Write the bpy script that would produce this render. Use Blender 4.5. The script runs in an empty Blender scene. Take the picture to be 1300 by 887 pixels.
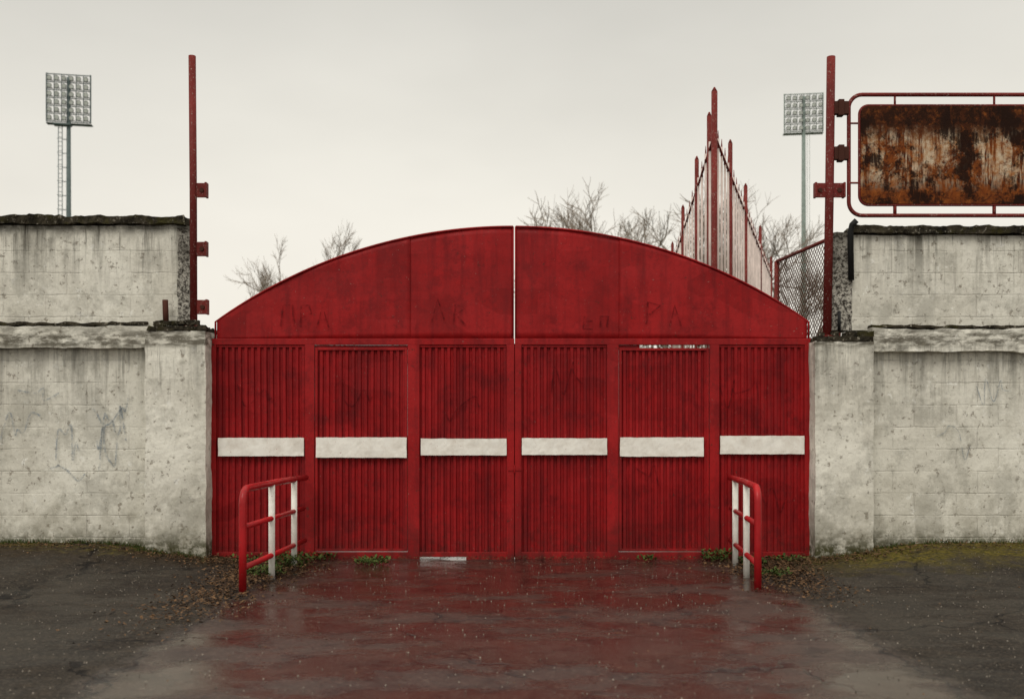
import bpy, math, random
from mathutils import Vector, noise, Matrix
random.seed(4)
S=bpy.context.scene
CAMD=12.0; EYE=1.505
def X(u,y=0.0): return (u-650)/105.0*(CAMD+y)/CAMD      # survey: 105 units per metre on the gate plane
def Z(v,y=0.0): return EYE+(550-v)/105.0*(CAMD+y)/CAMD
def sm(t):
    t=max(0,min(1,t)); return t*t*(3-2*t)
def gh(x,y):
    return 0.2*sm((abs(x)-3.0)/2.2)*sm((y+2.4)/2.1)

# ---------------------------------------------------------------- materials
class G:
    def __init__(s,name):
        s.m=bpy.data.materials.new(name); s.m.use_nodes=True; s.nt=s.m.node_tree
        s.b=s.nt.nodes['Principled BSDF']; s.geo=s.nt.nodes.new('ShaderNodeNewGeometry'); s.pos=s.geo.outputs['Position']
        s.sep=s.nt.nodes.new('ShaderNodeSeparateXYZ'); s.nt.links.new(s.pos,s.sep.inputs[0])
        s.x,s.y,s.z=s.sep.outputs
    def put(s,sock,v):
        if isinstance(v,bpy.types.NodeSocket): s.nt.links.new(v,sock)
        elif isinstance(v,(tuple,list)) and len(v)==3 and sock.type=='RGBA': sock.default_value=(*v,1)
        else: sock.default_value=v
    def noise(s,scale,detail=4,rough=.55,vec=None,dist=0):
        n=s.nt.nodes.new('ShaderNodeTexNoise'); n.inputs['Scale'].default_value=scale; n.inputs['Detail'].default_value=detail
        n.inputs['Roughness'].default_value=rough; n.inputs['Distortion'].default_value=dist
        s.nt.links.new(vec or s.pos,n.inputs['Vector']); return n.outputs[0]
    def sc(s,v,loc=(0,0,0),vec=None):
        n=s.nt.nodes.new('ShaderNodeMapping'); n.inputs['Scale'].default_value=v; n.inputs['Location'].default_value=loc
        s.nt.links.new(vec or s.pos,n.inputs[0]); return n.outputs[0]
    def mr(s,f,a,b,c=0.0,d=1.0):
        n=s.nt.nodes.new('ShaderNodeMapRange'); s.put(n.inputs[0],f)
        for i,q in enumerate((a,b,c,d)): n.inputs[i+1].default_value=q
        return n.outputs[0]
    def ma(s,op,a,b=0.0):
        n=s.nt.nodes.new('ShaderNodeMath'); n.operation=op; s.put(n.inputs[0],a); s.put(n.inputs[1],b); return n.outputs[0]
    def mul(s,*a):
        r=a[0]
        for q in a[1:]: r=s.ma('MULTIPLY',r,q)
        return r
    def mixf(s,f,a,b):
        n=s.nt.nodes.new('ShaderNodeMix'); s.put(n.inputs[0],f); s.put(n.inputs[2],a); s.put(n.inputs[3],b); return n.outputs[0]
    def mix(s,f,a,b,blend='MIX'):
        n=s.nt.nodes.new('ShaderNodeMix'); n.data_type='RGBA'; n.blend_type=blend
        s.put(n.inputs[0],f); s.put(n.inputs[6],a); s.put(n.inputs[7],b); return n.outputs[2]
    def bump(s,h,st=.5,d=.01,nrm=None):
        n=s.nt.nodes.new('ShaderNodeBump'); n.inputs['Strength'].default_value=st; n.inputs['Distance'].default_value=d
        s.put(n.inputs['Height'],h)
        if nrm: s.nt.links.new(nrm,n.inputs['Normal'])
        return n.outputs[0]
    def vor(s,scale,feat='F1',vec=None):
        n=s.nt.nodes.new('ShaderNodeTexVoronoi'); n.feature=feat; n.inputs['Scale'].default_value=scale
        s.nt.links.new(vec or s.pos,n.inputs['Vector']); return n.outputs[0]
    def fin(s,col,rough=.6,nrm=None,spec=.5,metal=0.0,alpha=None):
        s.put(s.b.inputs['Base Color'],col); s.put(s.b.inputs['Roughness'],rough); s.put(s.b.inputs['Specular IOR Level'],spec)
        s.b.inputs['Metallic'].default_value=metal
        if nrm: s.put(s.b.inputs['Normal'],nrm)
        if alpha is not None: s.put(s.b.inputs['Alpha'],alpha)
        return s.m

def red_paint(name,base=(.36,.012,.012),dark=(.15,.006,.007),chips=.66,rough=.48,streak=True,spec=.15):
    g=G(name)
    c=g.mix(g.mr(g.noise(1.1,5,.65),.38,.62),base,tuple(q*.60 for q in base))
    if streak:
        # overpainted patches in a slightly different red
        pv=g.nt.nodes.new('ShaderNodeTexVoronoi'); pv.distance='CHEBYCHEV'; pv.inputs['Scale'].default_value=1.0
        g.nt.links.new(g.sc((1.4,0,2.6)),pv.inputs['Vector'])
        c=g.mix(g.mul(g.mr(pv.outputs['Color'],.3,.8),.45),c,(base[0]*1.15,base[1]*1.9,base[2]*1.8))
        c=g.mix(g.mr(g.noise(3.2,7,.75,g.sc((1,1,1),(4,4,4))),.52,.64,0,.55),c,dark)
    c=g.mix(g.mr(g.noise(22,5,.7),.5,.75,0,.55),c,dark)
    if streak:
        st=g.noise(1,5,.6,g.sc((9,9,.7)))
        c=g.mix(g.mr(st,.48,.70,0,.65),c,dark)
        c=g.mix(g.mul(g.mr(g.z,.55,.0),g.mr(g.noise(9,5,.7),.35,.7),.8),c,(.04,.015,.012))
        sc_=g.mr(g.noise(1,6,.75,g.sc((3,3,60))),.66,.70,0,.35)
        c=g.mix(sc_,c,(.40,.10,.09))
    chip=g.mr(g.noise(38,5,.75),chips,chips+.03)
    c=g.mix(chip,c,(.30,.20,.17))
    rust=g.mr(g.noise(14,6,.75,g.sc((1,1,1),(5,2,1))),.62,.70)
    c=g.mix(rust,c,(.06,.018,.012))
    n=g.bump(g.noise(60,3,.6),.25,.003)
    n=g.bump(g.noise(5,3,.5),.2,.02,n)
    return g.fin(c,g.mr(g.noise(4,3),.3,.7,rough-.08,rough+.15),n,spec=spec)
M={}
M['gate']=red_paint('gate_red_paint',base=(.355,.0085,.0100),dark=(.15,.004,.006),rough=.55,spec=.2)
M['rib']=red_paint('rib_red_paint',base=(.33,.0065,.0085),dark=(.105,.003,.005),rough=.6,spec=.2)
M['pole']=red_paint('pole_red_paint',base=(.20,.028,.023),dark=(.085,.018,.014),chips=.59,rough=.6,streak=False)
M['rail']=red_paint('rail_red_paint',base=(.48,.010,.014),dark=(.24,.006,.007),chips=.67,rough=.38,streak=False,spec=.3)

def white_wall(name='whitewashed_blockwork',blocks=1.0,off=0):
    g=G(name)
    v=g.nt.nodes.new('ShaderNodeCombineXYZ'); g.put(v.inputs[0],g.x); g.put(v.inputs[1],g.z)
    wob=g.nt.nodes.new('ShaderNodeMix'); wob.data_type='VECTOR'; wob.inputs[0].default_value=.02
    nn=g.nt.nodes.new('ShaderNodeTexNoise'); nn.inputs['Scale'].default_value=6
    g.nt.links.new(g.pos,nn.inputs['Vector']); g.nt.links.new(v.outputs[0],wob.inputs[4]); g.nt.links.new(nn.outputs[1],wob.inputs[5])
    br=g.nt.nodes.new('ShaderNodeTexBrick'); br.inputs['Scale'].default_value=1; br.inputs['Brick Width'].default_value=.5
    br.inputs['Row Height'].default_value=.26; br.inputs['Mortar Size'].default_value=.010; br.inputs['Mortar Smooth'].default_value=1
    br.inputs['Color1'].default_value=(0,0,0,1); br.inputs['Color2'].default_value=(1,1,1,1); br.inputs['Mortar'].default_value=(.5,.5,.5,1)
    g.nt.links.new(wob.outputs[1],br.inputs['Vector'])
    vis=g.mr(g.noise(1.7,4,.65,g.sc((1,1,1),(off,3,0))),.40,.62,.08,1)
    mort=g.mul(br.outputs['Fac'],vis,blocks)
    c=g.mix(g.mr(g.noise(.9,6,.62,g.sc((1,1,1),(off,0,0))),.36,.66),(.84,.82,.735),(.66,.635,.555))
    c=g.mix(g.mr(br.outputs['Color'],0,1,0,.07*blocks),c,(.50,.48,.42))
    c=g.mix(g.mul(mort,.24),c,(.30,.275,.22))
    c=g.mix(g.mr(g.noise(5,7,.74),.50,.70,0,.55),c,(.42,.40,.335))
    c=g.mix(g.mr(g.noise(28,4,.7),.52,.75,0,.35),c,(.33,.305,.25))
    fl=g.mr(g.noise(13,7,.76,g.sc((1,1,1),(3+off,3,3))),.60,.625)
    c=g.mix(g.mul(fl,.75),c,(.28,.24,.19))
    fl2=g.mr(g.noise(7,7,.76,g.sc((1,1,1),(13+off,3,3))),.61,.63)
    c=g.mix(g.mul(fl2,.8),c,(.87,.86,.80))
    # large grey water stains
    ws=g.mr(g.noise(1.6,8,.72,g.sc((1,1,.8),(off+21,2,9))),.51,.59)
    c=g.mix(g.mul(ws,.38),c,(.27,.26,.22))
    sn=g.noise(1,6,.65,g.sc((6,6,.40),(off,0,0)))
    sn2=g.noise(1,6,.7,g.sc((22,22,1.2),(4,1,2)))
    st=g.ma('MAXIMUM',g.mr(sn,.48,.64),g.mr(sn2,.53,.68))
    top=g.mul(g.mr(g.z,3.10,4.05),st,1.0)
    top2=g.mul(g.mr(g.z,3.85,4.02),g.mr(g.noise(4,6,.7),.36,.54),.9)
    mid=g.mul(g.mr(g.z,1.5,2.54),g.mr(g.z,2.62,2.54),st,.65)
    led=g.mul(g.mr(g.z,2.5,2.56),g.mr(g.z,2.84,2.66),g.mr(g.noise(6,6,.7,g.sc((.6,1,2))),.42,.56),.85)
    low=g.mul(g.mr(g.z,1.1,.1),g.mr(g.noise(3.0,7,.72),.38,.62),.75)
    c=g.mix(g.ma('MAXIMUM',g.ma('MAXIMUM',top,top2),mid),c,(.06,.055,.042))
    c=g.mix(led,c,(.09,.078,.055))
    c=g.mix(low,c,(.21,.19,.135))
    c=g.mix(g.mul(g.mr(g.z,.42,.14),g.mr(g.noise(9,5,.7),.36,.55)),c,(.065,.062,.030))
    h=g.ma('ADD',g.mul(mort,-1.0),g.mul(g.noise(24,5,.68),.9))
    h=g.ma('ADD',h,g.mul(fl,-.5))
    n=g.bump(h,.6,.013); n=g.bump(g.noise(2.5,3,.5),.4,.06,n)
    return g.fin(c,.9,n,spec=.1)
M['wall']=white_wall()
M['plaster']=white_wall('whitewashed_render',.10,7)

def coping():
    g=G('mossy_weathered_concrete')
    c=g.mix(g.mr(g.noise(7,7,.72),.38,.68),(.016,.014,.011),(.085,.072,.05))
    c=g.mix(g.mr(g.noise(20,6,.7),.58,.66),c,(.34,.31,.25))
    c=g.mix(g.mul(g.mr(g.noise(3,5,.7,g.sc((1,1,1),(9,0,0))),.52,.62),.65),c,(.055,.05,.014))
    return g.fin(c,.95,g.bump(g.noise(18,8,.75),1,.03),spec=.05)
M['coping']=coping()
def bareconc():
    g=G('exposed_aggregate_concrete')
    c=g.mix(g.mr(g.noise(24,6,.8),.44,.56),(.05,.042,.035),(.62,.59,.52))
    c=g.mix(g.mul(g.mr(g.z,3.2,3.9),g.mr(g.noise(6,5,.7),.4,.6),.8),c,(.05,.042,.03))
    return g.fin(c,.95,g.bump(g.noise(34,6,.8),1,.03),spec=.1)
M['agg']=bareconc()
def white_paint():
    g=G('white_paint')
    c=g.mix(g.mr(g.noise(6,6,.7),.42,.74),(.90,.88,.82),(.68,.63,.56))
    c=g.mix(g.mr(g.noise(30,7,.75),.64,.69),c,(.30,.06,.05))
    return g.fin(c,.65,g.bump(g.noise(25,5,.6),.3,.005),spec=.2)
M['white']=white_paint()
def steel(name,col,r=.6,spec=.2):
    g=G(name); c=g.mix(g.mr(g.noise(3,5,.6),.35,.7),col,tuple(q*.65 for q in col)); return g.fin(c,r,spec=spec)
M['mast']=steel('galvanised_mast',(.13,.17,.17)); M['lamp']=steel('lamp_housing',(.08,.095,.09)); M['mast2']=steel('galvanised_mast_pale',(.27,.33,.30))
M['lens']=steel('lamp_glass',(.70,.74,.70),.15)
M['rusty']=steel('rusty_steel',(.075,.025,.016),.8)
M['darkpipe']=steel('dark_pipe',(.02,.02,.02),.6)
M['picket']=steel('picket_offwhite',(.76,.64,.59),.6)
M['hazed_bark']=steel('hazed_bark',(.31,.26,.215),.9,.05)  # tree bark lightened so its colour carries the distance haze
def sign():
    g=G('rusted_sign_sheet')
    n1=g.noise(1.9,9,.74,g.sc((1,1,.9),(1.3,0,.4)),.6)
    n2=g.noise(1,8,.7,g.sc((12,12,1.2)))
    n3=g.noise(7,9,.78,g.sc((1,1,1),(2,0,7)))
    c=g.mix(g.mr(n3,.42,.58),(.045,.014,.008),(.20,.052,.012))
    c=g.mix(g.mr(g.noise(16,6,.7),.48,.66,0,.8),c,(.30,.092,.020))
    band=g.mul(g.mr(g.z,5.20,5.00),g.mr(g.z,4.38,4.62))
    paint=g.mul(g.mr(n1,.44,.50),band)
    paint=g.mul(paint,g.mr(n2,.56,.49))
    c=g.mix(g.mul(paint,.92),c,g.mix(g.mr(n3,.42,.58),(.62,.50,.36),(.40,.20,.085)))
    dark=g.mr(g.noise(2.1,9,.76,g.sc((1,1,1),(4.2,7,1))),.49,.55)
    c=g.mix(g.mul(dark,g.mr(n2,.37,.47),.94),c,(.015,.007,.005))
    c=g.mix(g.mul(g.mr(g.z,4.95,5.2),g.mr(n3,.40,.54),.95),c,(.020,.009,.006))
    return g.fin(c,.9,g.bump(n3,.8,.012),spec=.1)
M['sign']=sign()
def ground():
    g=G('wet_asphalt_and_concrete')
    jag=g.noise(2.2,6,.7); jag2=g.noise(.8,5,.7)
    e0=g.ma('ABSOLUTE',g.ma('SUBTRACT',g.x,.05))
    ex=g.ma('ADD',e0,g.mr(jag,0,1,-.30,.30))
    drive=g.mul(g.mr(ex,2.70,2.42),g.mr(g.y,1.0,.8))
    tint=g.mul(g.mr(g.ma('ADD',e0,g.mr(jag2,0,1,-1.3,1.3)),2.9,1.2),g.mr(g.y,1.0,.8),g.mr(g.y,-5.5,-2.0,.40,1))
    asp=g.mix(g.mr(g.noise(1.1,6,.6),.35,.7),(.034,.028,.022),(.017,.014,.012))
    asp=g.mix(g.mr(g.noise(5,7,.75,g.sc((1,1,1),(1,6,0))),.5,.66,0,.6),asp,(.060,.046,.033))
    asp=g.mix(g.mr(g.noise(34,6,.85),.53,.62,0,.8),asp,(.14,.115,.088))
    asp=g.mix(g.mr(g.noise(45,5,.8,g.sc((1,1,1),(3,3,0))),.52,.60,0,.8),asp,(.007,.006,.005))
    con=g.mix(g.mr(g.noise(1.5,7,.65),.35,.68),(.066,.044,.034),(.030,.021,.017))
    con=g.mix(g.mul(tint,.65),con,g.mix(g.mr(g.noise(4,6,.7),.35,.65),(.090,.028,.021),(.036,.014,.011)))  # red of the gate's reflection and of paint, mixed into the concrete colour
    con=g.mix(g.mr(g.noise(34,6,.85),.54,.63,0,.75),con,(.19,.135,.105))
    con=g.mix(g.mr(g.noise(45,5,.8,g.sc((1,1,1),(3,3,0))),.52,.60,0,.75),con,(.012,.008,.007))
    con=g.mix(g.mul(g.mr(g.noise(3,6,.75,g.sc((1,1,1),(8,8,0))),.52,.60),.75),con,(.020,.012,.010))
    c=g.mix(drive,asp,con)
    edge=g.mul(g.mr(g.ma('ADD',g.y,g.mr(g.noise(1.6,5,.7),0,1,-1.1,1.1)),-1.35,-.3),g.mr(g.ma('ABSOLUTE',g.x),2.3,3.2))
    c=g.mix(g.mul(edge,.75),c,g.mix(g.mr(g.noise(12,5,.7),.4,.6),(.032,.024,.016),(.066,.048,.030)))
    mossR=g.mul(g.mr(g.ma('ADD',g.y,g.mr(g.noise(1.2,6,.7),0,1,-1.5,1.5)),-1.6,-.8),g.mr(g.x,3.0,4.0),g.mr(g.noise(5,6,.75),.34,.52))
    mossL=g.mul(g.mr(g.ma('ADD',g.y,g.mr(g.noise(1.9,6,.7),0,1,-.8,.8)),-.70,-.35),g.mr(g.x,-3.2,-4.0),g.mr(g.noise(6,6,.75),.44,.58))
    c=g.mix(g.mul(g.ma('MAXIMUM',mossR,mossL),.85),c,g.mix(g.mr(g.noise(22,5,.75),.4,.6),(.045,.042,.012),(.165,.130,.028)))
    wv=g.nt.nodes.new('ShaderNodeMix'); wv.data_type='VECTOR'; wv.inputs[0].default_value=.35
    nn=g.nt.nodes.new('ShaderNodeTexNoise'); nn.inputs['Scale'].default_value=3; nn.inputs['Detail'].default_value=6
    g.nt.links.new(g.pos,nn.inputs['Vector']); g.nt.links.new(g.pos,wv.inputs[4]); g.nt.links.new(nn.outputs[1],wv.inputs[5])
    ck=g.mr(g.vor(.55,'DISTANCE_TO_EDGE',wv.outputs[1]),.009,.003)
    joint=g.mul(g.mr(g.ma('ABSOLUTE',g.ma('SUBTRACT',ex,2.55)),.03,.01),g.mr(g.y,-.2,-.4))
    ck=g.ma('MAXIMUM',g.mul(ck,g.mr(g.noise(.9,3),.45,.55)),g.mul(joint,.8))
    c=g.mix(g.mul(ck,.85),c,(.006,.005,.005))
    c=g.mix(g.mr(g.y,3,5),c,(.05,.06,.025))
    wet=g.mr(g.noise(.9,6,.62,g.sc((1,1.6,1),(3,1,0))),.40,.54)
    rD=g.mr(wet,0,1,.45,.07); rA=g.mr(wet,0,1,.85,.5)
    dry=g.ma('MAXIMUM',edge,g.ma('MAXIMUM',mossR,mossL))
    rg=g.mixf(drive,rA,rD); rg=g.mixf(dry,rg,.95)
    sp=g.mixf(drive,.14,.5); sp=g.mixf(dry,sp,.03)
    h=g.ma('ADD',g.noise(55,5,.8),g.mul(ck,-3.0))
    bs=g.mixf(g.mul(wet,drive),.6,.16)
    nbn=g.nt.nodes.new('ShaderNodeBump'); nbn.inputs['Distance'].default_value=.009; g.put(nbn.inputs['Strength'],bs); g.put(nbn.inputs['Height'],h)
    nb=g.bump(g.noise(6,4,.6),.15,.02,nbn.outputs[0])
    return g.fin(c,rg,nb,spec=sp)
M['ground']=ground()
def leafm(name,a,b):
    g=G(name); r=g.nt.nodes.new('ShaderNodeNewGeometry').outputs['Random Per Island']
    return g.fin(g.mix(r,a,b),.7,spec=.2)
M['weed']=leafm('weed_leaf',(.025,.050,.010),(.095,.125,.030))
M['dead']=leafm('dead_leaf',(.025,.014,.009),(.17,.095,.045))
M['grit']=leafm('grit',(.06,.052,.042),(.34,.30,.25))
def graf(name,col,a):
    g=G(name); return g.fin(col,.8,alpha=g.mr(g.noise(14,6,.7),.38,.60,0,a),spec=.1)
M['graf_w']=graf('faded_graffiti_blue_grey',(.20,.25,.30),.6)
M['graf_r']=graf('faded_graffiti_dark',(.07,.004,.006),.60)

# ---------------------------------------------------------------- mesh builder
class B:
    def __init__(s): s.v=[];s.f=[];s.sm=[];s.mi=[];s.cur=0
    def face(s,idx,smooth=False): s.f.append(idx); s.sm.append(smooth); s.mi.append(s.cur)
    def box(s,x0,x1,y0,y1,z0,z1):
        n=len(s.v); s.v+=[(x,y,z) for z in(z0,z1) for y in(y0,y1) for x in(x0,x1)]
        for q in((0,2,3,1),(4,5,7,6),(0,1,5,4),(2,6,7,3),(0,4,6,2),(1,3,7,5)): s.face([n+i for i in q])
    def tube(s,pts,r,k=12,r2=None,cap=True):
        pts=[Vector(p) for p in pts]; L=len(pts); n0=len(s.v); up=None
        for i,p in enumerate(pts):
            t=(pts[min(i+1,L-1)]-pts[max(i-1,0)]).normalized()
            if up is None:
                up=Vector((0,0,1)) if abs(t.z)<.9 else Vector((1,0,0))
            a=(up-t*up.dot(t)).normalized(); up=a; b=t.cross(a)
            rr=r if r2 is None else r+(r2-r)*i/(L-1)
            for j in range(k):
                an=2*math.pi*j/k; s.v.append(tuple(p+(a*math.cos(an)+b*math.sin(an))*rr))
        for i in range(L-1):
            for j in range(k):
                q=n0+i*k; s.face([q+j,q+(j+1)%k,q+k+(j+1)%k,q+k+j],True)
        if cap: s.face([n0+j for j in range(k)][::-1]); s.face([n0+(L-1)*k+j for j in range(k)])
    def rough(s,x0,x1,y0,y1,z0,z1,step=.12,amp=.006,fs=3.0,seed=0):
        nx=max(1,round((x1-x0)/step)); ny=max(1,round((y1-y0)/step)); nz=max(1,round((z1-z0)/step)); idx={}
        def V(i,j,k):
            key=(i,j,k)
            if key not in idx:
                p=Vector((x0+(x1-x0)*i/nx,y0+(y1-y0)*j/ny,z0+(z1-z0)*k/nz))
                d=noise.noise_vector(p*fs+Vector((seed,0,0)))*amp+noise.noise_vector(p*fs*3.7+Vector((seed,5,0)))*amp*.5
                idx[key]=len(s.v); s.v.append(tuple(p+d))
            return idx[key]
        for i in range(nx):
            for j in range(ny):
                s.face([V(i,j,0),V(i,j+1,0),V(i+1,j+1,0),V(i+1,j,0)]); s.face([V(i,j,nz),V(i+1,j,nz),V(i+1,j+1,nz),V(i,j+1,nz)])
            for k in range(nz):
                s.face([V(i,0,k),V(i+1,0,k),V(i+1,0,k+1),V(i,0,k+1)]); s.face([V(i,ny,k),V(i,ny,k+1),V(i+1,ny,k+1),V(i+1,ny,k)])
        for j in range(ny):
            for k in range(nz):
                s.face([V(0,j,k),V(0,j,k+1),V(0,j+1,k+1),V(0,j+1,k)]); s.face([V(nx,j,k),V(nx,j+1,k),V(nx,j+1,k+1),V(nx,j,k+1)])
    def ribbon(s,pts,w,y):
        n=len(s.v); L=len(pts)
        for i,(x,z) in enumerate(pts):
            a=pts[max(i-1,0)]; b=pts[min(i+1,L-1)]; dx,dz=b[0]-a[0],b[1]-a[1]; l=math.hypot(dx,dz) or 1
            s.v+= [(x-dz/l*w/2,y,z+dx/l*w/2),(x+dz/l*w/2,y,z-dx/l*w/2)]
        for i in range(L-1): s.face([n+2*i,n+2*i+1,n+2*i+3,n+2*i+2])
def empty(name,loc=(0,0,0)):
    o=bpy.data.objects.new(name,None); o.location=(0,0,0); S.collection.objects.link(o); return o
def mk(name,b,mats,parent=None,bevel=0):
    me=bpy.data.meshes.new(name); me.from_pydata(b.v,[],b.f)
    if not isinstance(mats,(list,tuple)): mats=[mats]
    for m in mats: me.materials.append(m)
    for p,q,mi in zip(me.polygons,b.sm,b.mi): p.use_smooth=q; p.material_index=mi
    me.update()
    o=bpy.data.objects.new(name,me); S.collection.objects.link(o)
    if parent: o.parent=parent
    if bevel:
        md=o.modifiers.new('Bevel','BEVEL'); md.width=bevel; md.segments=2; md.limit_method='ANGLE'
    return o

# ---------------------------------------------------------------- ground
def axis(lo,hi,st,far):
    n=round((hi-lo)/st); a=[lo+st*i for i in range(n+1)]
    return [lo-q for q in far[::-1]]+a+[hi+q for q in far]
xs=axis(-9,9,.09,[1,3,8,20,60,200,700]); ys=axis(-11,1.2,.09,[1,3,8,20,60,200,700])
b=B()
for y in ys:
    for x in xs:
        z=gh(x,y)
        if -9<x<9 and -11<y<1: z+=noise.noise(Vector((x*.9,y*.9,0)))*.010+noise.noise(Vector((x*5,y*5,2)))*.0035-.004
        b.v.append((x,y,z))
nx=len(xs)
for j in range(len(ys)-1):
    for i in range(nx-1): b.face([j*nx+i,j*nx+i+1,(j+1)*nx+i+1,(j+1)*nx+i],True)
mk('ground',b,M['ground'])

# ---------------------------------------------------------------- gate
gate=empty('red_metal_gate')
cx=X(650); ztop=Z(288); R=646/105.; zc=ztop-R; zl=Z(430)
def arch(x): return zc+math.sqrt(max(0,R*R-(x-cx)**2))
def sheet(x0,x1,name,seed,yo=0):
    b=B(); nx=40; nz=16
    for side,yy in((0,-.012),(1,.004)):
        for i in range(nx+1):
            x=x0+(x1-x0)*i/nx; zt=arch(x)
            for k in range(nz+1):
                z=zl+.0+(zt-zl)*k/nz
                d=noise.noise(Vector((x*1.3,z*1.6,7)))*.014+noise.noise(Vector((x*4,z*4,7)))*.003
                b.v.append((x,yy+d+yo,z))
    o=(nx+1)*(nz+1)
    for i in range(nx):
        for k in range(nz):
            a=i*(nz+1)+k
            b.face([a,a+nz+1,a+nz+2,a+1],True); b.face([o+a,o+a+1,o+a+nz+2,o+a+nz+1],True)
        a=i*(nz+1); b.face([a,o+a,o+a+nz+1,a+nz+1]); a+=nz; b.face([a,a+nz+1,o+a+nz+1,o+a])
    for k in range(nz):
        b.face([k,k+1,o+k+1,o+k]); a=nx*(nz+1)+k; b.face([a,o+a,o+a+1,a+1])
    mk(name,b,M['gate'],gate)
for n,(u0,u1,yo) in enumerate([(276,521,0),(519,651.2,.009),(654.6,788,.009),(786,1024,0)]): sheet(X(u0),X(u1),'arch_sheet_%d'%(n+1),n*3.1,yo)
b=B()
for u0,u1 in((274,651.5),(654.5,1026)):
    pts=[(X(u0),-.014,zl)]
    N=40
    for i in range(N+1):
        x=X(u0)+(X(u1)-X(u0))*i/N; pts.append((x,-.014,arch(x)))
    if u0>400: pts=pts[1:]+[(X(u1),-.014,zl)]
    b.tube(pts,.0125,8)
    xm=X(651.5) if u0<400 else X(654.5)
    b.tube([(xm,-.01,zl),(xm,-.01,ztop)],.009,8)
mk('arch_rim',b,M['gate'],gate)
F0,F1=-.045,.015
b=B()
zb=Z(709.5)
for u0,u1 in((268,652.9),(653.6,1030)): 
    b.box(X(u0),X(u1),F0,F1,Z(438),Z(430))
for u0,u1 in((270,530),(592,652.8),(653.7,1028)): b.box(X(u0),X(u1),F0+.003,F1-.003,Z(711),Z(700))
b.box(X(530),X(592),F0+.004,F1-.004,Z(706),Z(700))
for u0,u1 in((268,275.5),(388,400),(518,533),(643,652.9),(653.6,662),(770,785),(900,912),(1020,1030)):
    b.box(X(u0),X(u1),F0-.004,F1+.004,zb,Z(438)-.001)
mk('gate_frame',b,M['gate'],gate,.005)
b=B()
b.box(X(647),X(659),.022,.030,zb+.02,Z(436)); 
mk('closing_strip',b,M['rib'],gate)
b=B()
for u0,u1,t in((400.5,517.5,441.5),(785.5,899.5,442)):
    a,c=X(u0),X(u1); zt=Z(t)
    b.box(a,a+.032,-.035,.0,Z(699),zt); b.box(c-.032,c,-.035,.0,Z(699),zt); b.box(a+.032,c-.032,-.035,.0,zt-.03,zt); b.box(a+.032,c-.032,-.035,.0,Z(699),Z(699)+.03)
for u0,u1 in((275.5,388),(533,643),(662,770),(912,1020)):
    a,c=X(u0),X(u1); b.box(a,c,-.03,.0,Z(441),Z(438.2))
b.box(X(400.2),X(517.8),-.012,-.004,Z(444),Z(438.3)); b.box(X(785.2),X(812),-.012,-.004,Z(444),Z(438.2))
mk('door_frames',b,M['gate'],gate,.003)
def ribs(u0,u1,v0,v1,name):
    b=B(); x0,x1=X(u0),X(u1); n=round((x1-x0)/.0775); p=(x1-x0)/n; dep=.024
    prof=[]
    for i in range(n):
        a=x0+i*p; prof+=[(a,0),(a+.34*p,0),(a+.46*p,-dep),(a+.88*p,-dep)]
    prof.append((x1,0))
    rows=14
    for k in range(rows+1):
        z=Z(v1)+(Z(v0)-Z(v1))*k/rows
        for x,y in prof:
            d=noise.noise(Vector((x*1.1,z*1.1,u0)))*.008+noise.noise(Vector((x*4,z*3,u0)))*.003
            b.v.append((x+d*.5,-.0+y+d,z))
    m=len(prof)
    for k in range(rows):
        for i in range(m-1): b.face([k*m+i,k*m+i+1,(k+1)*m+i+1,(k+1)*m+i])
    o=mk(name,b,M['rib'],gate); md=o.modifiers.new('Solidify','SOLIDIFY'); md.thickness=.003
for i,(u0,u1,v0,v1) in enumerate([(275,388.5,440,703),(402.5,516,444.5,697.5),(532.5,643.5,440,703),(661.5,770.5,440,703),(787.5,898,444.5,697.5),(911.5,1020.5,440,703)]):
    ribs(u0,u1,v0,v1,'ribbed_panel_%d'%(i+1))
b=B()
for u0,u1,v0,v1 in((279,387,555.5,578.5),(402.5,517,555,580.5),(535,643,556.5,577.5),(662.5,770,556,577),(786.5,892,555,579),(913,1019,553,576)):
    b.rough(X(u0),X(u1),-.074,-.052,Z(v1),Z(v0),.04,.004,9,u0)
mk('white_bars',b,M['white'],gate)
b=B()
for u in(266,1031):
    for v in(470,500,640,668):
        x=X(u); b.tube([(x,-.06,Z(v+7)),(x,-.06,Z(v-7))],.018,8); b.box(x-.03,x+.05 if u<600 else x+.03,-.052,-.047,Z(v+5),Z(v-5))
b.box(X(645),X(662),-.058,-.05,Z(597),Z(593)); b.tube([(X(653),-.062,Z(600)),(X(653),-.062,Z(590))],.009,8)
mk('hinges_and_bolt',b,M['gate'],gate,.002)
def scrib(u,v,w,h,n,seed):
    r=random.Random(seed); pts=[]; 
    for i in range(n): pts.append((u+w*(i+r.random()*1.4)/n, v+h*(r.random()-.5)*(1 if i%2 else -1)))
    out=[]
    for i in range(len(pts)-1):
        for t in range(8):
            p=[pts[max(i-1,0)],pts[i],pts[i+1],pts[min(i+2,len(pts)-1)]]; t_=t/8
            q=[.5*((2*p[1][c])+(-p[0][c]+p[2][c])*t_+(2*p[0][c]-5*p[1][c]+4*p[2][c]-p[3][c])*t_**2+(-p[0][c]+3*p[1][c]-3*p[2][c]+p[3][c])*t_**3) for c in(0,1)]
            out.append((X(q[0]),Z(q[1])))
    return out
b=B()
def line(b,uv,w,y): b.ribbon([(X(u),Z(v)) for u,v in uv],w,y)
ya=-.030
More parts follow.
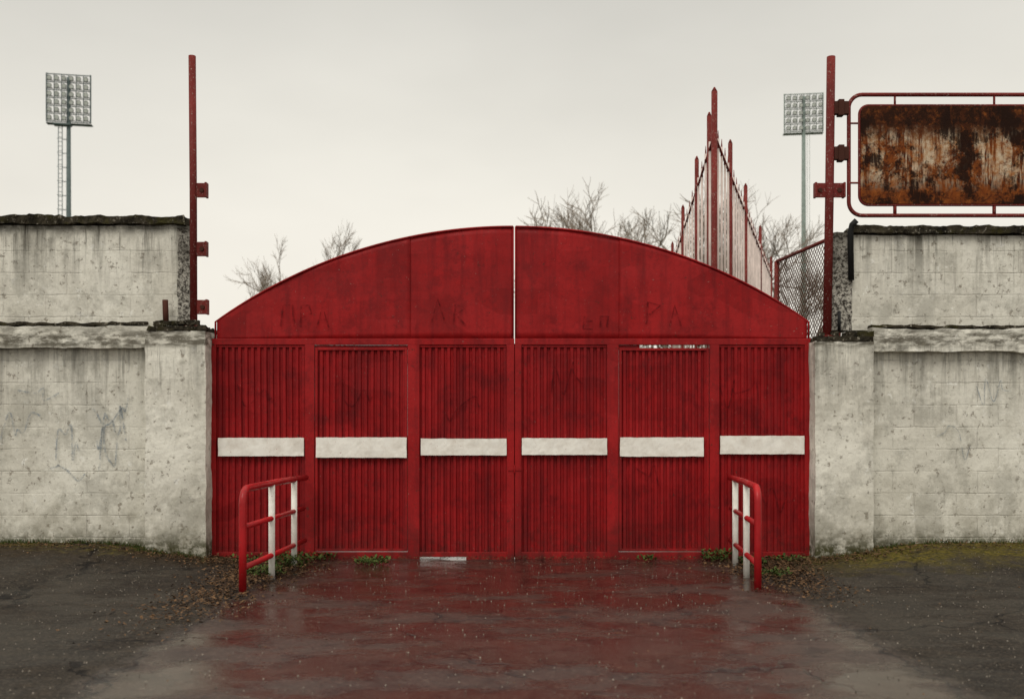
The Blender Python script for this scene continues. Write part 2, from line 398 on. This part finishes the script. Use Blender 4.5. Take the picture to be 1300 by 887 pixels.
for L in([(357,415),(360,388),(372,388),(374,415)],[(382,416),(383,388),(393,388),(396,398),(384,403)],[(403,417),(410,389),(418,416)],[(406,406),(416,406)],
         [(742,402),(740,418),(752,418)],[(744,408),(752,408)],[(762,416),(762,402),(772,402),(770,416)],[(548,410),(556,380),(566,412)],[(576,412),(578,386),(590,392),(579,400),(592,414)],[(820,412),(822,384),(838,388),(824,400)],[(850,414),(856,388),(864,414)]): line(b,L,.026,ya)
for a in((790,612,48,62,7,2),(905,500,60,40,7,5),(300,505,50,36,6,8),(560,520,60,40,6,9),(420,500,60,50,7,12),(690,480,50,40,7,15),(960,640,40,40,6,19)): b.ribbon(scrib(*a),.02,-.040)
mk('gate_graffiti',b,M['graf_r'],gate)

# ---------------------------------------------------------------- walls
def build_wall(side,name):
    w=empty(name)
    b=B(); 
    if side=='L':
        far=-9.0; yl=-.06
        b.rough(far,X(188,yl),yl,.22,-.1,Z(440,yl),.13,.012,2,1)
        b.rough(far,X(241),-.03,.2,Z(416),Z(287),.12,.012,2.2,2)
        mk('wall_body',b,M['wall'],w)
        b=B(); b.rough(far,X(190,-.2),-.19,.21,Z(441,-.19),Z(414,-.19),.06,.018,4,3); mk('ledge',b,M['plaster'],w)
        b=B(); b.rough(far,X(238),-.10,.26,Z(286)+.0,Z(276),.04,.028,6,4)
        b.rough(far,X(190),-.12,.0,Z(413)-.01,Z(413)+.025,.05,.022,6,9)
        mk('coping',b,M['coping'],w)
        b=B(); b.rough(X(227),X(242.5),-.045,.205,Z(413),Z(290),.04,.020,6,5); mk('broken_wall_end',b,M['agg'],w)
        b=B()
        for a in((118,520,50,60,8,3),(128,565,26,80,6,4),(0,545,60,50,7,7),(20,505,60,30,6,17),(60,600,50,30,6,27),(124,540,40,70,9,41),(70,560,40,50,7,42)): 
            b.ribbon([(x,z) for x,z in scrib(*a)],.022,-.085)
        mk('wall_graffiti',b,M['graf_w'],w)
    else:
        far=9.0; yl=-.06
        b.rough(X(1106,yl),far,yl,.22,-.1,Z(446,yl),.13,.012,2,11)
        b.rough(X(1080),far,-.03,.2,Z(420),Z(299),.12,.012,2.2,12)
        mk('wall_body',b,M['wall'],w)
        b=B(); b.rough(X(1108,-.2),far,-.19,.21,Z(446,-.19),Z(417,-.19),.06,.022,4,13); mk('ledge',b,M['plaster'],w)
        b=B(); b.rough(X(1079),far,-.10,.26,Z(298),Z(289),.04,.028,6,14)
        b.rough(X(1100),far,-.17,.0,Z(417)-.01,Z(417)+.02,.05,.022,6,19)
        mk('coping',b,M['coping'],w)
        b=B(); b.rough(X(1056),X(1080),-.045,.205,Z(420),Z(297),.04,.020,6,15); mk('broken_wall_end',b,M['agg'],w)
        b=B()
        for a in((1180,560,50,50,7,33),(1230,500,50,40,7,35)): b.ribbon([(x,z) for x,z in scrib(*a)],.014,-.085)
        mk('wall_graffiti',b,M['graf_w'],w)
    return w
wl=build_wall('L','white_block_wall'); wr=build_wall('R','white_block_wall.001')
def pillar(u0,u1,vt,name,seed):
    p=empty(name); b=B(); y=-.28
    b.rough(X(u0,y),X(u1,y),y,.24,-.1,Z(vt,y),.07,.014,2.5,seed); mk('shaft',b,M['plaster'],p)
    b=B(); b.rough(X(u0,y)+.02,X(u1,y)-.005,y-.012,.23,Z(vt,y)+.002,Z(vt-6,y),.04,.030,7,seed+1)
    mk('crumbling_cap',b,M['coping'],p); return p
pillar(184,261,420,'gate_pillar',21); pillar(1035,1109,433,'gate_pillar.001',31)
b=B()
r=random.Random(3)
for i in range(34):
    if i<18: u=r.uniform(196,252); v=412
    else: u=r.uniform(1040,1104); v=426
    y=r.uniform(-.24,-.10); s=r.uniform(.015,.05); x=X(u,y); z=Z(v,y)+s*.4
    b.rough(x-s,x+s,y-s*.7,y+s*.7,z-s*.6,z+s*.6,.03,.02,9,i*3)
mk('masonry_rubble',b,M['coping'])

b=B(); b.tube([(X(211.5,-.12),-.14,Z(413,-.12)),(X(210.5,-.12),-.14,Z(381,-.12))],.034,14); mk('rusty_pipe_stub',b,M['rusty'])
b=B(); b.tube([(X(1081,-.1),-.09,Z(357)),(X(1080,-.1),-.09,Z(296)),(X(1081,-.1),-.12,Z(288)),(X(1086,-.1),-.14,Z(283))],.035,12)
b.tube([(X(1066,-.1),-.08,Z(420)),(X(1066,-.1),-.08,Z(396))],.02,10)
mk('drain_pipe',b,M['darkpipe'])
def pole(name,u0,u1,vt,vb,r,tabs):
    p=empty(name); b=B()
    b.tube([(X(u0),-.09,Z(vb)),(X((u0+u1)/2)+.004,-.09,Z((vb+vt)/2)),(X(u1),-.09,Z(vt))],r,16); b.box(X(u0)-.09,X(u0)+.09,-.18,0.0,Z(vb)-.02,Z(vb)+.012)
    mk('post',b,M['pole'],p)
    b=B(); b2=B()
    for t in tabs:
        u,v,s=t; xx=X(u); a=xx+s*r*.8; c=xx+s*(r+.12); z0,z1=Z(v+9),Z(v-9)
        b.box(min(a,c),max(a,c),-.102,-.078,z0,z1); b.box(c-.012,c+.012,-.135,-.045,z0-.003,z1+.003)
        b2.tube([((a+c)/2+s*.01,-.115,(z0+z1)/2),((a+c)/2+s*.01,-.06,(z0+z1)/2)],.026,10)
    mk('hinge_plates',b,M['pole'],p,.003); mk('bolts',b2,M['rusty'],p)
    return p
pole('red_steel_pole',249,247,75,416,.043,[(248,244,1),(248,318,1),(249,391,1)])
pr=pole('red_steel_pole.001',1047,1052,76,428,.051,[(1050,244,-1),(1050,244,1)])

# ---------------------------------------------------------------- sign
sg=empty('rusty_billboard_sign'); b=B()
def rrect(x0,x1,z0,z1,r,n=8):
    pts=[]
    for cxx,czz,a0 in((x1-r,z1-r,0),(x0+r,z1-r,90),(x0+r,z0+r,180),(x1-r,z0+r,270)):
        for i in range(n+1):
            a=math.radians(a0+90*i/n); pts.append((cxx+r*math.cos(a),czz+r*math.sin(a)))
    return pts
sx0,sx1=X(1088),X(1088)+3.3
o=rrect(sx0,sx1,Z(262),Z(139),.10); n=len(o)
for yy in(-.13,-.085): b.v+=[(x,yy,z) for x,z in o]
b.face(list(range(n))); b.face([n+i for i in range(n)][::-1])
for i in range(n): b.face([i,n+i,n+(i+1)%n,(i+1)%n])
mk('sign_sheet',b,M['sign'],sg,.006)
b=B(); b.tube([(x,-.11,z) for x,z in (lambda q:q+q[:2])(rrect(sx0-.012,sx1+.012,Z(263),Z(138),.11))],.016,8)
o=rrect(X(1074),sx1+.14,Z(276),Z(124),.16); o.append(o[0]); o.append(o[1])
b.tube([(x,-.10,z) for x,z in o],.024,12)
for u in(1132,1257,1400): 
    b.tube([(X(u),-.10,Z(124)),(X(u),-.10,Z(139))],.014,8); b.tube([(X(u),-.10,Z(262)),(X(u),-.10,Z(275))],.022,8)
for v in(160,235): b.tube([(X(1074),-.10,Z(v)),(sx0,-.10,Z(v))],.012,8)
mk('sign_frame',b,M['pole'],sg)
b=B()
for v in(141,198): 
    b.box(X(1055),X(1073),-.135,-.065,Z(v+8),Z(v-8)); b.box(X(1060),X(1067),-.15,-.05,Z(v+10),Z(v-10))
mk('sign_brackets',b,M['rusty'],sg,.004)
b=B(); b.tube([(sx1+.28,-.1,Z(288)),(sx1+.28,-.1,Z(76))],.05,14); b.box(sx1+.14,sx1+.28,-.13,-.07,Z(150),Z(135)); mk('sign_far_post',b,M['pole'],sg)

# ---------------------------------------------------------------- handrails
def handrail(name,near,far,posts,ztop=1.0):
    p=empty(name); n=Vector(near); f=Vector(far); d=(f-n).normalized(); r=.036
    def P(t,z): q=n+d*t; return (q.x,q.y,z)
    L=(f-n).length; g0=gh(n.x,n.y)
    path=[P(0,g0-.02),P(0,.45),P(0,ztop-.16)]
    for i in range(1,7):
        a=math.radians(90*i/6); path.append(P(.14*(1-math.cos(a)),ztop-.16+.14*math.sin(a)))
    path+=[P(L*.5,ztop-.012),P(L,ztop-.02)]
    b=B(); b.tube(path,r,16); b.tube([P(.0,.62),P(L-.12,.62)],.028,12); b.tube([P(0,.235),P(L-.04,.235)],.028,12)
    mk('rails',b,M['rail'],p)
    b=B()
    for t in posts: q=n+d*t; b.tube([P(t,gh(q.x,q.y)-.02),P(t,.5),P(t,ztop-.03)],.034,14)
    mk('white_posts',b,M['white'],p)
handrail('entrance_handrail',(-2.54,-2.64),(-2.46,-.16),[1.0,1.93])
handrail('entrance_handrail.001',(2.385,-2.37),(2.60,-.16),[.80,1.72])

# ---------------------------------------------------------------- weeds and leaves
def rnd_leaf(b,p,s,tilt,az,curl=.3):
    u=Vector((math.cos(az),math.sin(az),math.sin(tilt))).normalized(); v=Vector((-math.sin(az),math.cos(az),random.uniform(-.4,.4))); w=u.cross(v).normalized()
    n=len(b.v)
    pts=[p,p+u*s*.5+v*s*.28+w*s*curl*.3,p+u*s,p+u*s*.5-v*s*.28+w*s*curl*.3]
    b.v+=[tuple(q) for q in pts]; b.face([n,n+1,n+2,n+3])
def leaves(name,zones,mat):
    b=B()
    for (cx_,cy_,sx,sy,num,s0,s1) in zones:
        for i in range(num):
            x=random.gauss(cx_,sx); y=random.gauss(cy_,sy)
            if y>-.32: y=-.08-abs(y+.08)*.5
            rnd_leaf(b,Vector((x,y,gh(x,y)+random.uniform(.004,.03))),random.uniform(s0,s1),random.uniform(-.1,.5),random.uniform(0,6.3),random.uniform(-.6,.9))
    mk(name,b,mat)
leaves('fallen_leaves',[(-2.7,-1.2,.24,.6,2000,.02,.06),(-2.75,-2.8,.24,.8,1300,.015,.055),(2.85,-.9,.24,.5,1900,.02,.06),(2.8,-2.1,.22,.6,900,.015,.055),(-3.3,-.5,.5,.2,900,.015,.05),(3.5,-.5,.5,.2,900,.015,.05),(-4.6,-.45,1.4,.14,1200,.015,.045),(6,-.45,1.8,.14,1200,.015,.045),(0,-.12,2,.06,700,.015,.035),(0,-3,4,2,600,.01,.03)],M['dead'])
def weedclump(b,x,y,rad,num,h):
    for i in range(num):
        a=random.uniform(0,6.3); q=random.random()**.6*rad
        px,py=x+math.cos(a)*q,y+math.sin(a)*q
        rnd_leaf(b,Vector((px,min(py,-.07),gh(px,py)+random.uniform(0,h))),random.uniform(.025,.065),random.uniform(.1,1.4),random.uniform(0,6.3))
for i,(x,y,rad,num,h) in enumerate([(-2.52,-.75,.26,420,.14),(-2.6,-1.5,.20,220,.09),(-1.62,-.55,.20,280,.06),(-2.3,-.2,.2,140,.07),(2.45,-.2,.2,220,.11),(2.75,-.6,.2,180,.08),(2.75,-1.5,.18,150,.06),(1.6,-.2,.12,60,.04),(-3.1,-.35,.2,90,.07),(3.2,-.4,.2,90,.06)]):
    b=B(); weedclump(b,x,y,rad,num,h); mk('weed_plant' if i==0 else 'weed_plant.%03d'%i,b,M['weed'])
b=B()
for i in range(260):
    x=random.choice([random.uniform(-7,-3.6),random.uniform(3.6,8)]); yw=-.10 if abs(x)>4.4 else -.32
    y=yw-abs(random.gauss(0,.05))
    for k in range(6):
        az=random.uniform(0,6.3); s=random.uniform(.02,.08); p=Vector((x+random.gauss(0,.02),y,gh(x,y)-.005)); n=len(b.v); w=.004
        t=p+Vector((math.cos(az)*s*.5,-abs(math.sin(az))*s*.5,s)); b.v+=[tuple(p-Vector((w,0,0))),tuple(p+Vector((w,0,0))),tuple(t)]; b.face([n,n+1,n+2])
mk('grass_tufts',b,M['weed'])
b=B()
for i in range(2600):
    y=random.uniform(-7.2,-.3); x=random.uniform(-6,6); s=random.uniform(.003,.007); z=gh(x,y)
    n=len(b.v); b.v+=[(x-s,y,z-.002),(x+s*.6,y-s,z-.002),(x+s,y+s*.8,z-.002),(x+.1*s,y+.1*s,z+s*1.3)]
    for q in((0,1,3),(1,2,3),(2,0,3)): b.face([n+k for k in q])
mk('gravel_grit',b,M['grit'])

# ---------------------------------------------------------------- spiked fence behind
fe=empty('spiked_fence')
FH=6.55
def frun(p0,p1,spacing,posts,tag):
    p0=Vector(p0);p1=Vector(p1);L=(p1-p0).length;d=(p1-p0)/L
    b=B();tips=B();ps=B()
    n=int(L/spacing)
    for i in range(1,n):
        q=p0+d*(i*spacing); z1=FH-.12+random.uniform(-.03,.03)
        b.tube([(q.x,q.y,2.6),(q.x,q.y,z1)],.021,6)
        tips.tube([(q.x,q.y,z1-.16),(q.x,q.y,z1),(q.x,q.y,z1+.14)],.025,6,.004)
    for t in posts:
        q=p0+d*t; ps.tube([(q.x,q.y,0),(q.x,q.y,FH+.35)],.042,8); ps.tube([(q.x,q.y,FH+.35),(q.x,q.y,FH+.42)],.042,8,.012)
    for z in(FH-.24,3.2):
        ps.tube([(p0.x,p0.y,z),(p1.x,p1.y,z)],.022,6)
    mk('pickets_'+tag,b,M['picket'],fe); mk('spikes_'+tag,tips,M['pole'],fe); mk('posts_rails_'+tag,ps,M['pole'],fe)
    w=B(); nrm=Vector((-d.y,d.x,0))*.1
    w.v=[tuple(p0-nrm),tuple(p1-nrm),tuple(p1+nrm),tuple(p0+nrm)]+[tuple(q+Vector((0,0,2.6))) for q in(p0-nrm,p1-nrm,p1+nrm,p0+nrm)]
    for q in((0,1,5,4),(1,2,6,5),(2,3,7,6),(3,0,4,7),(4,5,6,7)): w.face(list(q))
    mk('base_wall_'+tag,w,M['plaster'],fe)
c0=(3.263,4.0,0)
frun(c0,(4.78,18.2,0),.80,[.9,3.6,7.8,12.4],'a')
frun(c0,(8.05,18.8,0),.55,[2.6,6.0,10.6,15.4],'b')
b=B(); b.tube([(3.263,4,0),(3.263,4,FH+.46)],.050,10); b.tube([(3.263,4,FH+.46),(3.263,4,FH+.53)],.050,10,.012); mk('corner_post',b,M['pole'],fe)

mf=empty('wire_mesh_fence'); p0=Vector((4.03,3.1,0)); p1=Vector((4.30,1.1,0)); d=(p1-p0); L=d.length; d/=L; zt=4.12; zb_=.1
b=B()
for q in(p0,p1): b.tube([(q.x,q.y,0),(q.x,q.y,zt)],.04,8)
for z in(zt,2.75,.12): b.tube([(p0.x,p0.y,z),(p1.x,p1.y,z)],.028,8)
mk('mesh_frame',b,M['pole'],mf)
b=B(); st=.085; H=zt-zb_
k=-H
while k<L:
    for sgn in(1,-1):
        t0,t1=max(0,k),min(L,k+H)
        if t1>t0:
            za=zb_+(t0-k); ze=zb_+(t1-k)
            if sgn<0: za,ze=zt-(t0-k),zt-(t1-k)
            a=p0+d*t0; c=p0+d*t1; b.tube([(a.x,a.y,za),(c.x,c.y,ze)],.0055,4,cap=False)
    k+=st
mk('wire_mesh',b,M['rusty'],mf)

# ---------------------------------------------------------------- floodlights
def tower(name,x,y,ztop,w,h,cols,rows,mast,rot,ladder):
    e=empty(name); b=B()
    zb=ztop-h
    b.tube([(0,0,0),(0,0,zb*.5),(0,0,ztop-.3)],.42,12,.22); b.tube([(0,0,0),(0,0,.6)],.7,12)
    if ladder:
        lx=-.95
        for dx in(-.22,.22): b.tube([(lx+dx,0,0),(lx+dx,0,zb-.2)],.05,5)
        z=.4
        while z<zb: b.tube([(lx-.22,0,z),(lx+.22,0,z)],.035,4); z+=.55
        z=3
        while z<zb: b.tube([(lx-.3,-.35,z),(lx+.3,-.35,z)],.03,4); b.tube([(lx+.2,0,z),(-.2,0,z)],.05,4); z+=1.7
        b.box(-1.7,.3,-.5,.5,zb-.45,zb-.3)
    else:
        for dx in(.45,.75): b.tube([(dx,0,0),(dx,0,zb)],.025,4)
    mk('mast',b,mast,e)
    b=B(); c=B(); l=B()
    for r_ in range(rows+1):
        z=zb+h*r_/rows; b.box(-w/2,w/2,-.10,.0,z-.05,z+.05)
    for i in range(cols+1):
        xx=-w/2+w*i/cols; b.box(xx-.04,xx+.04,.0,.08,zb,ztop)
    for dx in(-w/2,w/2): b.box(dx-.07,dx+.07,-.11,.09,zb-.02,ztop+.1)
    b.box(-w/2-.1,w/2+.1,.05,.9,zb-.18,zb-.10)
    for i in range(cols):
        for r_ in range(rows):
            xx=-w/2+w*(i+.5)/cols; zz=zb+h*(r_+.5)/rows; rr=min(w/cols,h/rows)*.36
            c.tube([(xx,-.55,zz-.14),(xx,-.18,zz-.02),(xx,.12,zz)],rr,12,rr*.45)
            l.tube([(xx,-.575,zz-.145),(xx,-.553,zz-.14)],rr*.80,12)
            c.box(xx-rr*1.1,xx+rr*1.1,-.16,-.12,zz-rr*1.2,zz-rr*.85)
    mk('lamp_frame',b,mast,e); mk('lamp_housings',c,M['lamp'],e); mk('lamp_glass',l,M['lens'],e)
    e.location=(x,y,0); e.rotation_euler=(0,0,rot)
tower('stadium_floodlight',-53.6,108,44.8,5.0,5.7,6,6,M['mast'],.18,True)
tower('stadium_floodlight.001',38.2,118,45.9,4.9,4.9,6,5,M['mast2'],-.12,False)

# ---------------------------------------------------------------- bare trees
def tree_mesh(seed,H):
    r=random.Random(seed); b=B()
    def br(p,d,l,rad,dep):
        pts=[p]; q=p.copy(); dd=d.copy(); n=4 if dep<5 else 3
        for i in range(n):
            dd=(dd+Vector((r.gauss(0,.12),r.gauss(0,.12),r.gauss(0,.08)+.03))).normalized(); q=q+dd*l/n; pts.append(q.copy())
        b.tube(pts,rad,6 if dep<2 else (4 if dep<4 else 3),max(rad*.6,.006),cap=False)
        if dep>=6: return
        k=3 if dep!=5 else 5
        for i in range(k):
            t=r.uniform(.35,1.0) if i else 1.0
            idx=min(n,max(1,int(round(t*n)))); base=pts[idx]
            ax=Vector((r.gauss(0,1),r.gauss(0,1),r.gauss(0,.4))).normalized()
            nd=(dd*1.0+ax*r.uniform(.55,1.05)+Vector((0,0,.08))).normalized()
            br(base,nd,l*r.uniform(.62,.80),max(rad*(.60 if i else .68),.010),dep+1)
    br(Vector((0,0,-.2)),Vector((0,0,1)),H*.30,H*.013,0)
    zs=sorted(v[2] for v in b.v); zt=zs[int(len(zs)*.975)]; k=H/zt; b.v=[(v[0]*k,v[1]*k,v[2]*k) for v in b.v]
    me=bpy.data.meshes.new('bare_tree_mesh'); me.from_pydata(b.v,[],b.f); me.materials.append(M['hazed_bark']); return me
TM=[tree_mesh(i+11,18) for i in range(4)]
tl=[(342,342,84,.6),(370,328,86,.6),(430,306,90,.5),(733,268,95,.85),(790,258,96,.95),(838,264,94,.9),(862,268,98,.9),(960,262,94,.8),(1003,268,94,.8),(980,272,99,.8),(250,430,90,.8),(560,400,100,.8),(5,264,115,.5)]
for i,(u,v,dd,kx) in enumerate(tl):
    h=EYE+(550-v)*dd/1260; o=bpy.data.objects.new('bare_tree' if i==0 else 'bare_tree.%03d'%i,TM[(i*3+1)%4]); S.collection.objects.link(o)
    o.location=((u-650)*dd/1260,dd-12,0); k=h/18; kk=k*kx; o.scale=(kk,kk,k); o.rotation_euler=(0,0,i*1.7)

# ---------------------------------------------------------------- light
W=bpy.data.worlds.new('World'); S.world=W; W.use_nodes=True; nt=W.node_tree; bg=nt.nodes['Background']
sky=nt.nodes.new('ShaderNodeTexSky'); sky.sky_type='NISHITA'; sky.sun_disc=False; sky.dust_density=5
tc=nt.nodes.new('ShaderNodeTexCoord'); sp=nt.nodes.new('ShaderNodeSeparateXYZ'); nt.links.new(tc.outputs['Generated'],sp.inputs[0])
cr=nt.nodes.new('ShaderNodeValToRGB'); nt.links.new(sp.outputs[2],cr.inputs[0])
E=cr.color_ramp.elements; E[0].position=0; E[0].color=(9.35,8.85,7.85,1); E[1].position=1; E[1].color=(12.7,12.1,10.8,1)
for p,c in((.14,(9.3,8.85,7.9)),(.27,(8.2,7.9,7.1)),(.40,(6.9,6.7,6.1)),(.6,(10,9.6,8.7))):
    e=E.new(p); e.color=(*c,1)
cl=nt.nodes.new('ShaderNodeTexNoise'); cl.inputs['Scale'].default_value=1.6; cl.inputs['Detail'].default_value=5
mp=nt.nodes.new('ShaderNodeMapping'); mp.inputs['Scale'].default_value=(1,1,2.5); nt.links.new(tc.outputs['Generated'],mp.inputs[0]); nt.links.new(mp.outputs[0],cl.inputs['Vector'])
mr=nt.nodes.new('ShaderNodeMapRange'); mr.inputs[1].default_value=.3; mr.inputs[2].default_value=.7; mr.inputs[3].default_value=.88; mr.inputs[4].default_value=1.08; nt.links.new(cl.outputs[0],mr.inputs[0])
mu=nt.nodes.new('ShaderNodeVectorMath'); mu.operation='SCALE'; nt.links.new(cr.outputs[0],mu.inputs[0]); nt.links.new(mr.outputs[0],mu.inputs['Scale'])
mx=nt.nodes.new('ShaderNodeMix'); mx.data_type='RGBA'; mx.inputs[0].default_value=.96; nt.links.new(sky.outputs[0],mx.inputs[6]); nt.links.new(mu.outputs[0],mx.inputs[7])
nt.links.new(mx.outputs[2],bg.inputs[0]); bg.inputs[1].default_value=.10
sd=bpy.data.lights.new('sun','SUN'); sd.energy=1.1; sd.angle=math.radians(25); sd.color=(1,.95,.86)
so=bpy.data.objects.new('sun',sd); S.collection.objects.link(so)
dirv=Vector((-.35,-.80,1.05)); so.rotation_euler=dirv.to_track_quat('Z','Y').to_euler(); so.location=(-5,-10,12)
sky.sun_elevation=math.asin(dirv.normalized().z); sky.sun_rotation=math.atan2(dirv.x,dirv.y)

# ---------------------------------------------------------------- camera
cd=bpy.data.cameras.new('camera'); cam=bpy.data.objects.new('camera',cd); S.collection.objects.link(cam); S.camera=cam
cam.location=(0,-CAMD,EYE); cam.rotation_euler=(math.radians(90),0,0)
cd.sensor_width=36; cd.lens=36*1260/1300; cd.shift_y=106.5/1300; cd.clip_end=3000
cd.dof.use_dof=True; cd.dof.focus_distance=11.9; cd.dof.aperture_fstop=1.6
S.view_settings.view_transform='Standard'; S.view_settings.look='None'; S.view_settings.exposure=0
